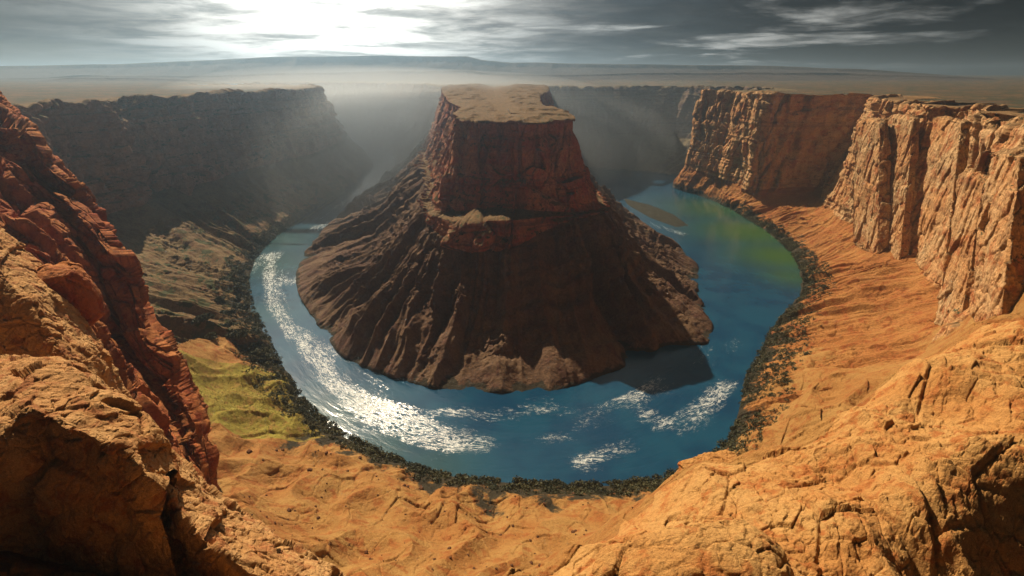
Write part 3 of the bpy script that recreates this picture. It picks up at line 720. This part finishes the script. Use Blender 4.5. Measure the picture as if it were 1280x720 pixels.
hh = t.math('ADD', t.math('MULTIPLY', wv, 1.6), t.math('MULTIPLY', wv2, .16)); hh = t.math('ADD', hh, t.math('MULTIPLY', foam_sheen, .35))
bp = t.n('ShaderNodeBump'); bp.inputs['Strength'].default_value = .2; bp.inputs['Distance'].default_value = 1.0; t.l(hh, bp.inputs['Height'])
bs = t.n('ShaderNodeBsdfPrincipled'); t.l(wc, bs.inputs['Base Color']); t.l(t.mapr(foam_sheen, 0, 1, .15, .9), bs.inputs['Roughness']); bs.inputs['IOR'].default_value = 1.33
t.l(bp.outputs[0], bs.inputs['Normal']); t.l(bs.outputs[0], t.out.inputs[0])
W = np.stack([XX, YY, 0*XX], -1).astype(f4)
tag(grid_obj('river', W, t.m, attrs={'flow_along': fu, 'flow_across': fv, 'foam_sheen': fo, 'green_reflect_silt': gr}), kind='structure')
# ------------------------------------------------------------------ VEGETATION along the banks
t = NT('brush_leaves'); oi = t.n('ShaderNodeNewGeometry')
c = t.mix(t.mapr(t.tex(oi.outputs['Position'], .05, 3), .4, .6), (.040,.050,.016), (.100,.095,.028))
c = t.mix(t.mapr(t.tex(oi.outputs['Position'], .6, 2), .4, .7), c, (.035,.03,.012))
bs = t.n('ShaderNodeBsdfPrincipled'); t.l(c, bs.inputs['Base Color']); bs.inputs['Roughness'].default_value = .8; t.l(bs.outputs[0], t.out.inputs[0]); M['leaf'] = t.m
def brush(name, pts, kind='stuff', mat='leaf', leaves=44, **tg):
    """pts: (x, y, z, radius, height); each clump is a cloud of small leaf faces round short stems"""
    V = []
    for x, y, z, r, h in pts:
        n = leaves; d = rs.normal(size=(n, 3)); d /= np.linalg.norm(d, axis=1)[:, None]; d[:, 2] = np.abs(d[:, 2])
        c_ = d*rs.uniform(.55, 1.05, (n, 1))*[r, r, h]+[x, y, z]
        a = rs.normal(size=(n, 3)); b = rs.normal(size=(n, 3)); L = r*.22*rs.uniform(.6, 1.3, (n, 1))
        a = a/np.linalg.norm(a, axis=1)[:, None]*L; b = b/np.linalg.norm(b, axis=1)[:, None]*L
        V.append(np.stack([c_-a, c_-b, c_+a, c_+b], 1))
    V = np.concatenate(V).reshape(-1, 3); return tag(mesh_obj(name, V, np.arange(len(V)).reshape(-1, 4), M[mat], smooth=False), kind=kind, **tg)
def along(px_pts, width, n, rmin, rmax, inward=0.0, hz=lambda x, y: 0.0):
    A = np.array([PZ(*p, 0)[:2] for p in px_pts]); U = rs.uniform(0, len(A)-1, n*2)
    seg = np.linalg.norm(np.diff(A, axis=0), axis=1); cdf = np.concatenate([[0], np.cumsum(seg)]); uu = np.interp(rs.uniform(0, cdf[-1], n), cdf, range(len(A)))
    Q = catmull(np.c_[A, 0*A[:, :1]], uu)[:, :2]; T_ = catmull(np.c_[A, 0*A[:, :1]], np.clip(uu+.02, 0, len(A)-1))[:, :2]-catmull(np.c_[A, 0*A[:, :1]], np.clip(uu-.02, 0, len(A)-1))[:, :2]
    T_ /= np.linalg.norm(T_, axis=1)[:, None]+1e-9; Nn = np.c_[T_[:, 1], -T_[:, 0]]
    w = width(uu) if callable(width) else width
    off = (rs.beta(1.1, 1.9, n)*w)[:, None]; Q = Q+Nn*off*(-1)
    r = rs.uniform(rmin, rmax, n)
    return [(x, y, max(-1, hz(x, y))-r_*.1, r_, r_*rs.uniform(.7, 1.2)) for (x, y), r_ in zip(Q, r)]
def zfront(x, y): return float(front_z(np.array([x]), np.array([y]))[0])
LB = [(430,240),(390,268),(345,295),(318,325),(310,350),(318,385),(332,415),(350,455),(372,490),(400,520),(440,548),(490,570),(540,588),(600,598),(650,602),(700,604),(760,604),(820,596),(870,580),(905,555),(925,520),(935,470),(955,430),(975,400),(1000,375),(1005,350),(990,318),(960,290),(920,265)]
dg = bpy.context.evaluated_depsgraph_get(); dg.update()
def drop(x, y, ztop=600.0):
    ok, loc, nrm, fi, ob, _ = C.ray_cast(dg, (x, y, ztop), (0, 0, -1))
    return (loc.z, ob.name, nrm.z) if ok else (None, '', 1)
BA = np.array([PZ(*p, 0)[:2] for p in LB]); ud = np.linspace(0, len(BA)-1, 3000); BC = catmull(np.c_[BA, 0*BA[:, :1]], ud)[:, :2]
BS = np.concatenate([[0], np.cumsum(np.linalg.norm(np.diff(BC, axis=0), axis=1))]); BT = np.gradient(BC, axis=0); BT /= np.linalg.norm(BT, axis=1)[:, None]
BN = np.c_[BT[:, 1], -BT[:, 0]]      # travelling down the left bank and round the bend; the land side
if (BN[300]*[1, 0]).sum() > 0: BN = -BN
wid = np.interp(BC[:, 0]*0+ud, [0, 3, 5, 8, 10, 14, 17, 19, 22, 25, 28], [16, 26, 40, 34, 17, 18, 24, 34, 46, 28, 16])
# fewer, larger clumps on the wide left flat; a tight dark fringe round the bend
pl = []
N_ = 22000; ss = np.interp(rs.uniform(0, BS[-1], N_), BS, np.arange(len(BS))).astype(int)
for i in ss:
    o_ = rs.beta(1.0, 1.9)*wid[i]*1.25-1.5; x, y = BC[i]+BN[i]*o_
    z, ob, nz = drop(x, y)
    if z is None or z > 34 or ob.startswith(('rock', 'boulder', 'river')) and o_ > 3: continue
    r = float(np.clip(rs.lognormal(0.3, .5), .5, 3.8)); 
    if noise(np.array([x/14.]), np.array([y/14.]), 1.7)[0] < -.4: continue
    pl.append((x, y, z-.3, r, r*rs.uniform(.7, 1.15)))
brush('riverside_brush', pl, label='dark scrub fringing the outer bank of the river')
gl_ = []
for k in range(5200):
    x = mx+rs.normal()*46; y = my+rs.normal()*34
    z, ob, nz = drop(x, y)
    if z is None or not (ob.startswith('grassy') or rs.rand() < .25 and ob.startswith('ground')): continue
    r = rs.uniform(.3, .9); gl_.append((x, y, z-.1, r, r*.8))
M['grass'] = rock_mat('dry_grass', (.30,.27,.06), (.24,.22,.05), (.2,.17,.04), (.10,.10,.03), S=3, strata=0, varnish=0, bump=0)
brush('grass', gl_, mat='grass', leaves=14, label='yellow green grass tufts on the low mound beside the river')
# bushes one can tell apart on the left flat
bg = [(262,432,9),(280,420,8),(298,430,10),(315,418,8),(286,398,8),(300,380,9),(268,445,7),(318,440,7),(296,360,8),(276,376,7)]
names = ['olive bush %s the dark brush of the left bank']
wh = ['at the near end of', 'second from the near end of', 'broadest one in', 'at the water side of', 'in the middle of', 'tall one in the upper middle of', 'lowest one, touching the grassy mound, of', 'just above the grassy mound at the water side of', 'at the far end of', 'at the wall side of']
for (px, py, r), w_ in zip(bg, wh):
    x, y, _ = PZ(px, py, 12); z, ob, nz = drop(x, y)
    if z is None: continue
    cl_ = [(rs.normal()*r*.45, rs.normal()*r*.45, r*.25+abs(rs.normal())*r*.15, r*rs.uniform(.35, .6), r*rs.uniform(.35, .6)) for k in range(14)]
    o = brush('bush', cl_, kind=None, leaves=160, label='rounded olive bush '+w_+' the dark brush', cat='bush', group='olive bushes on the left river flat')
    o.location = (x, y, z-.5)
# loose stones on the sandy slope
sm = []
for k in range(4):
    c8 = [np.array(v, float)*[1, .8, .6] for v in [(-1,-1,-1),(1,-1,-1),(1,1,-1),(-1,1,-1),(-1,-1,1),(1,-1,1),(1,1,1),(-1,1,1)]]
    o = block('stone', c8, 'stone', n=9, rnd=.6, ds=((1.6,.35),), seed=20+k, fine=.12, origin=np.zeros(3)); sm.append(o)
made = 0
for k in range(900):
    if made >= 110: break
    px = rs.uniform(290, 860); py = rs.uniform(560, 716)
    if noise(np.array([px/60.]), np.array([py/40.]), 4.4)[0] < .05 and k % 4: continue
    a, b, c_ = ray(px, py); v = np.array([a, b, c_]); v /= np.linalg.norm(v)
    ok, loc, nrm, fi, ob, _ = C.ray_cast(dg, (0, 0, CAMZ), tuple(v))
    if not ok or not ob.name.startswith('ground'): continue
    s = float(np.clip(rs.lognormal(-.35, .45), .35, 1.9))*(loc.y/260)
    o = sm[made] if made < 4 else sm[made % 4].copy()
    if made >= 4: link(o)
    o.location = (loc.x, loc.y, loc.z+s*.2); o.rotation_euler = (rs.uniform(-.3, .3), rs.uniform(-.3, .3), rs.uniform(0, 6.28)); o.scale = (s, s, s)
    tag(o, 'dark loose stone lying on the sandy slope below the near river bank', 'stone', 'dark stones scattered over the sandy slope'); made += 1
# ------------------------------------------------------------------ HAZE
def haze(dens, g, colr):
    x0, x1, y0, y1, z0, z1 = -13500, 13500, -900, 14500, -40, 480
    V = [(x, y, z) for z in (z0, z1) for y in (y0, y1) for x in (x0, x1)]
    Q = [(0,2,3,1),(4,5,7,6),(0,1,5,4),(2,6,7,3),(0,4,6,2),(1,3,7,5)]
    t = NT('haze_air'); v = t.n('ShaderNodeVolumePrincipled'); v.inputs['Color'].default_value = (*colr, 1)
    v.inputs['Density'].default_value = dens; v.inputs['Anisotropy'].default_value = g
    t.l(v.outputs[0], t.out.inputs['Volume'])
    tag(mesh_obj('haze', V, Q, t.m, smooth=False), kind='stuff')
haze(1.25e-4, .82, (.55, .78, 1.0))
def mist(c, rad, dens, seed):
    t_ = np.linspace(0, 2*np.pi, 49)[:-1]; p_ = np.linspace(.02, np.pi-.02, 25); T2, P2 = np.meshgrid(t_, p_)
    D_ = np.stack([np.sin(P2)*np.cos(T2), np.sin(P2)*np.sin(T2), np.cos(P2)], -1)
    k2 = 1+.08*noise(D_[..., 0]*1.6, D_[..., 1]*1.6, D_[..., 2]*1.6+seed); V = (D_*k2[..., None]*rad).reshape(-1, 3)
    i = np.arange(24)[:, None]*48; j = np.arange(48)[None]; j2 = (j+1) % 48
    Q = np.stack([i+j, i+48+j, i+48+j2, i+j2], -1).reshape(-1, 4)
    V = np.concatenate([V, [[0, 0, rad[2]], [0, 0, -rad[2]]]]); n_ = len(V)
    cap = [(n_-2, k, (k+1) % 48, (k+1) % 48) for k in range(48)]+[(n_-1, 24*48+(k+1) % 48, 24*48+k, 24*48+k) for k in range(48)]
    me = bpy.data.meshes.new('mist'); me.from_pydata([tuple(v) for v in V], [], [tuple(int(a) for a in q_) for q_ in Q]+[tuple(int(a) for a in q_[:3]) for q_ in cap]); me.update()
    t = NT('mist_air'); v = t.n('ShaderNodeVolumePrincipled'); v.inputs['Color'].default_value = (.95, .98, 1.0, 1)
    v.inputs['Density'].default_value = dens; v.inputs['Anisotropy'].default_value = .68
    t.l(v.outputs[0], t.out.inputs['Volume']); me.materials.append(t.m)
    o = link(bpy.data.objects.new('mist', me)); o.location = c; tag(o, kind='stuff')
for k_, sc_ in enumerate(np.linspace(1, .3, 8)):
    mist((-500+14*k_, 2200-60*k_, 20), (1200*sc_**.8, 1250*sc_, 320*sc_), 2.2e-4, 1+k_)
for k_, sc_ in enumerate((1.0, .8, .6, .4)):
    mist((420, 2150, 20), (1100*sc_, 620*sc_, 270*sc_), 1.8e-4, 21+k_)
# ------------------------------------------------------------------ SUN AND SKY
AZ = math.radians(-30); EL = math.radians(42)          # azimuth from +Y, towards -X
sd = np.array([math.sin(AZ)*math.cos(EL), math.cos(AZ)*math.cos(EL), math.sin(EL)])
import mathutils
L = bpy.data.lights.new('sun', 'SUN'); L.energy = 5.0; L.angle = math.radians(.5); L.color = (1.0, .82, .60)
lo = bpy.data.objects.new('sun', L); link(lo); lo.rotation_euler = mathutils.Vector(sd).to_track_quat('Z', 'Y').to_euler(); lo.location = (-500, 800, 1500)
w = bpy.data.worlds.new('World'); C.world = w; w.use_nodes = True; nt = w.node_tree; nt.nodes.clear()
class WT(NT):
    def __init__(s, t): s.t = t
t = WT(nt); out = t.n('ShaderNodeOutputWorld'); bgd = t.n('ShaderNodeBackground'); t.l(bgd.outputs[0], out.inputs[0])
sky = t.n('ShaderNodeTexSky'); sky.sky_type = 'NISHITA'; sky.sun_disc = False; sky.sun_elevation = EL; sky.sun_rotation = AZ
sky.air_density = 1.0; sky.dust_density = .6; sky.ozone_density = 1.5
tc = t.n('ShaderNodeTexCoord'); D = tc.outputs['Generated']
sx = t.n('ShaderNodeSeparateXYZ'); t.l(D, sx.inputs[0]); dx, dy, dz = sx.outputs
zc = t.math('ADD', t.math('MAXIMUM', dz, 0.0), .055)
cm = t.n('ShaderNodeCombineXYZ'); t.l(t.math('DIVIDE', dx, zc), cm.inputs[0]); t.l(t.math('DIVIDE', dy, zc), cm.inputs[1]); CP = cm.outputs[0]
c1 = t.tex(CP, .36, 9, .58, .5); c2 = t.tex(CP, .13, 3, .5, .3); c3 = t.tex(CP, 1.1, 8, .62, .4)
cov = t.mapr(t.math('ADD', c1, t.math('MULTIPLY', t.math('SUBTRACT', c2, .5), .9)), .36, .50)        # where there is cloud
thin = t.mapr(t.math('ADD', t.math('MULTIPLY', c1, .7), t.math('MULTIPLY', c3, .3)), .50, .62)          # bright thin tops
def dot(v):
    x = t.n('ShaderNodeVectorMath', operation='DOT_PRODUCT'); t.l(D, x.inputs[0]); v = np.array(v, float); x.inputs[1].default_value = tuple(v/np.linalg.norm(v)); return t.math('MAXIMUM', x.outputs['Value'], 0.0)
ga = math.radians(-17); s1 = dot((math.sin(ga), math.cos(ga), .18)); s2 = dot((math.sin(ga+.03), math.cos(ga-.1), .58))
g1 = t.math('POWER', s1, 55.0); g2 = t.math('POWER', s1, 24.0)
g3 = t.math('POWER', s2, 14.0)
glow = t.math('ADD', t.math('ADD', t.math('MULTIPLY', g1, 22.0), t.math('MULTIPLY', g2, 2.6)), t.math('MULTIPLY', g3, 15.0))
hor = t.mapr(dz, .06, -.005)
cloud = t.mix(thin, (.05, .17, .33), (2.0, 2.4, 2.6))
cl2 = t.mix(t.math('MULTIPLY', hor, .5), cloud, (1.3, 1.6, 1.8))
skyc = t.mix(.6, sky.outputs[0], (.6, 1.2, 2.0))
skyc = t.mix(1.0, skyc, (.26, .26, .26), 'MULTIPLY')
base = t.mix(cov, skyc, cl2)
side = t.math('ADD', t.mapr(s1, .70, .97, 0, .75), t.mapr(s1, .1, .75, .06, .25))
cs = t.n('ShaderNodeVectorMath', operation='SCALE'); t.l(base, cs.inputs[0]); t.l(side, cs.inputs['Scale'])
gl = t.n('ShaderNodeVectorMath', operation='SCALE'); gl.inputs[0].default_value = (1.0, .97, .88)
t.l(t.math('MULTIPLY', glow, t.mapr(t.math('ADD', t.math('MULTIPLY', c1, .6), t.math('MULTIPLY', c3, .4)), .40, .58, .30, 1.5)), gl.inputs['Scale'])
hb = dot((math.sin(.36), math.cos(.36), .13)); hb = t.math('ADD', t.math('POWER', hb, 26.0), .05)
hs = t.n('ShaderNodeVectorMath', operation='SCALE'); hs.inputs[0].default_value = (7.0, 6.9, 6.4)
t.l(t.math('MULTIPLY', t.math('MULTIPLY', hb, t.mapr(c1, .50, .64)), t.mapr(c3, .36, .62, .2, 1.0)), hs.inputs['Scale'])
a0 = t.n('ShaderNodeVectorMath', operation='ADD'); t.l(cs.outputs[0], a0.inputs[0]); t.l(hs.outputs[0], a0.inputs[1]); cs = a0
sky_fill = t.n('ShaderNodeVectorMath', operation='SCALE'); sky_fill.inputs[0].default_value = (.30, .23, .19)  # added warm fill from unseen sky behind the camera and far right
t.l(t.math('ADD', t.mapr(dy, .1, -.8, 0, 1.0), t.mapr(dx, .74, 1.0, 0, 4.0)), sky_fill.inputs['Scale'])
a1 = t.n('ShaderNodeVectorMath', operation='ADD'); t.l(cs.outputs[0], a1.inputs[0]); t.l(sky_fill.outputs[0], a1.inputs[1]); cs = a1
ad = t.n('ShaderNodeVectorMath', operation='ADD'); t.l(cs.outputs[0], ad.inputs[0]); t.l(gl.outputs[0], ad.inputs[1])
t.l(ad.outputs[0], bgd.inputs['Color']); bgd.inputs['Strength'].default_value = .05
# ------------------------------------------------------------------ CAMERA
cam = bpy.data.cameras.new('camera'); cam.sensor_width = 36; cam.lens = 18; cam.clip_start = .5; cam.clip_end = 60000
co = bpy.data.objects.new('camera', cam); link(co); co.location = (0, 0, CAMZ); co.rotation_euler = (math.pi/2-PITCH, 0, 0); C.camera = co
C.view_settings.view_transform = 'Standard'; C.view_settings.look = 'None'; C.view_settings.exposure = 0.6; C.view_settings.gamma = 1
C.render.engine = 'CYCLES'; C.cycles.use_denoising = True; C.cycles.max_bounces = 5; C.cycles.diffuse_bounces = 1; C.cycles.glossy_bounces = 2
C.cycles.transparent_max_bounces = 4; C.cycles.volume_bounces = 1; C.cycles.caustics_reflective = False; C.cycles.caustics_refractive = False
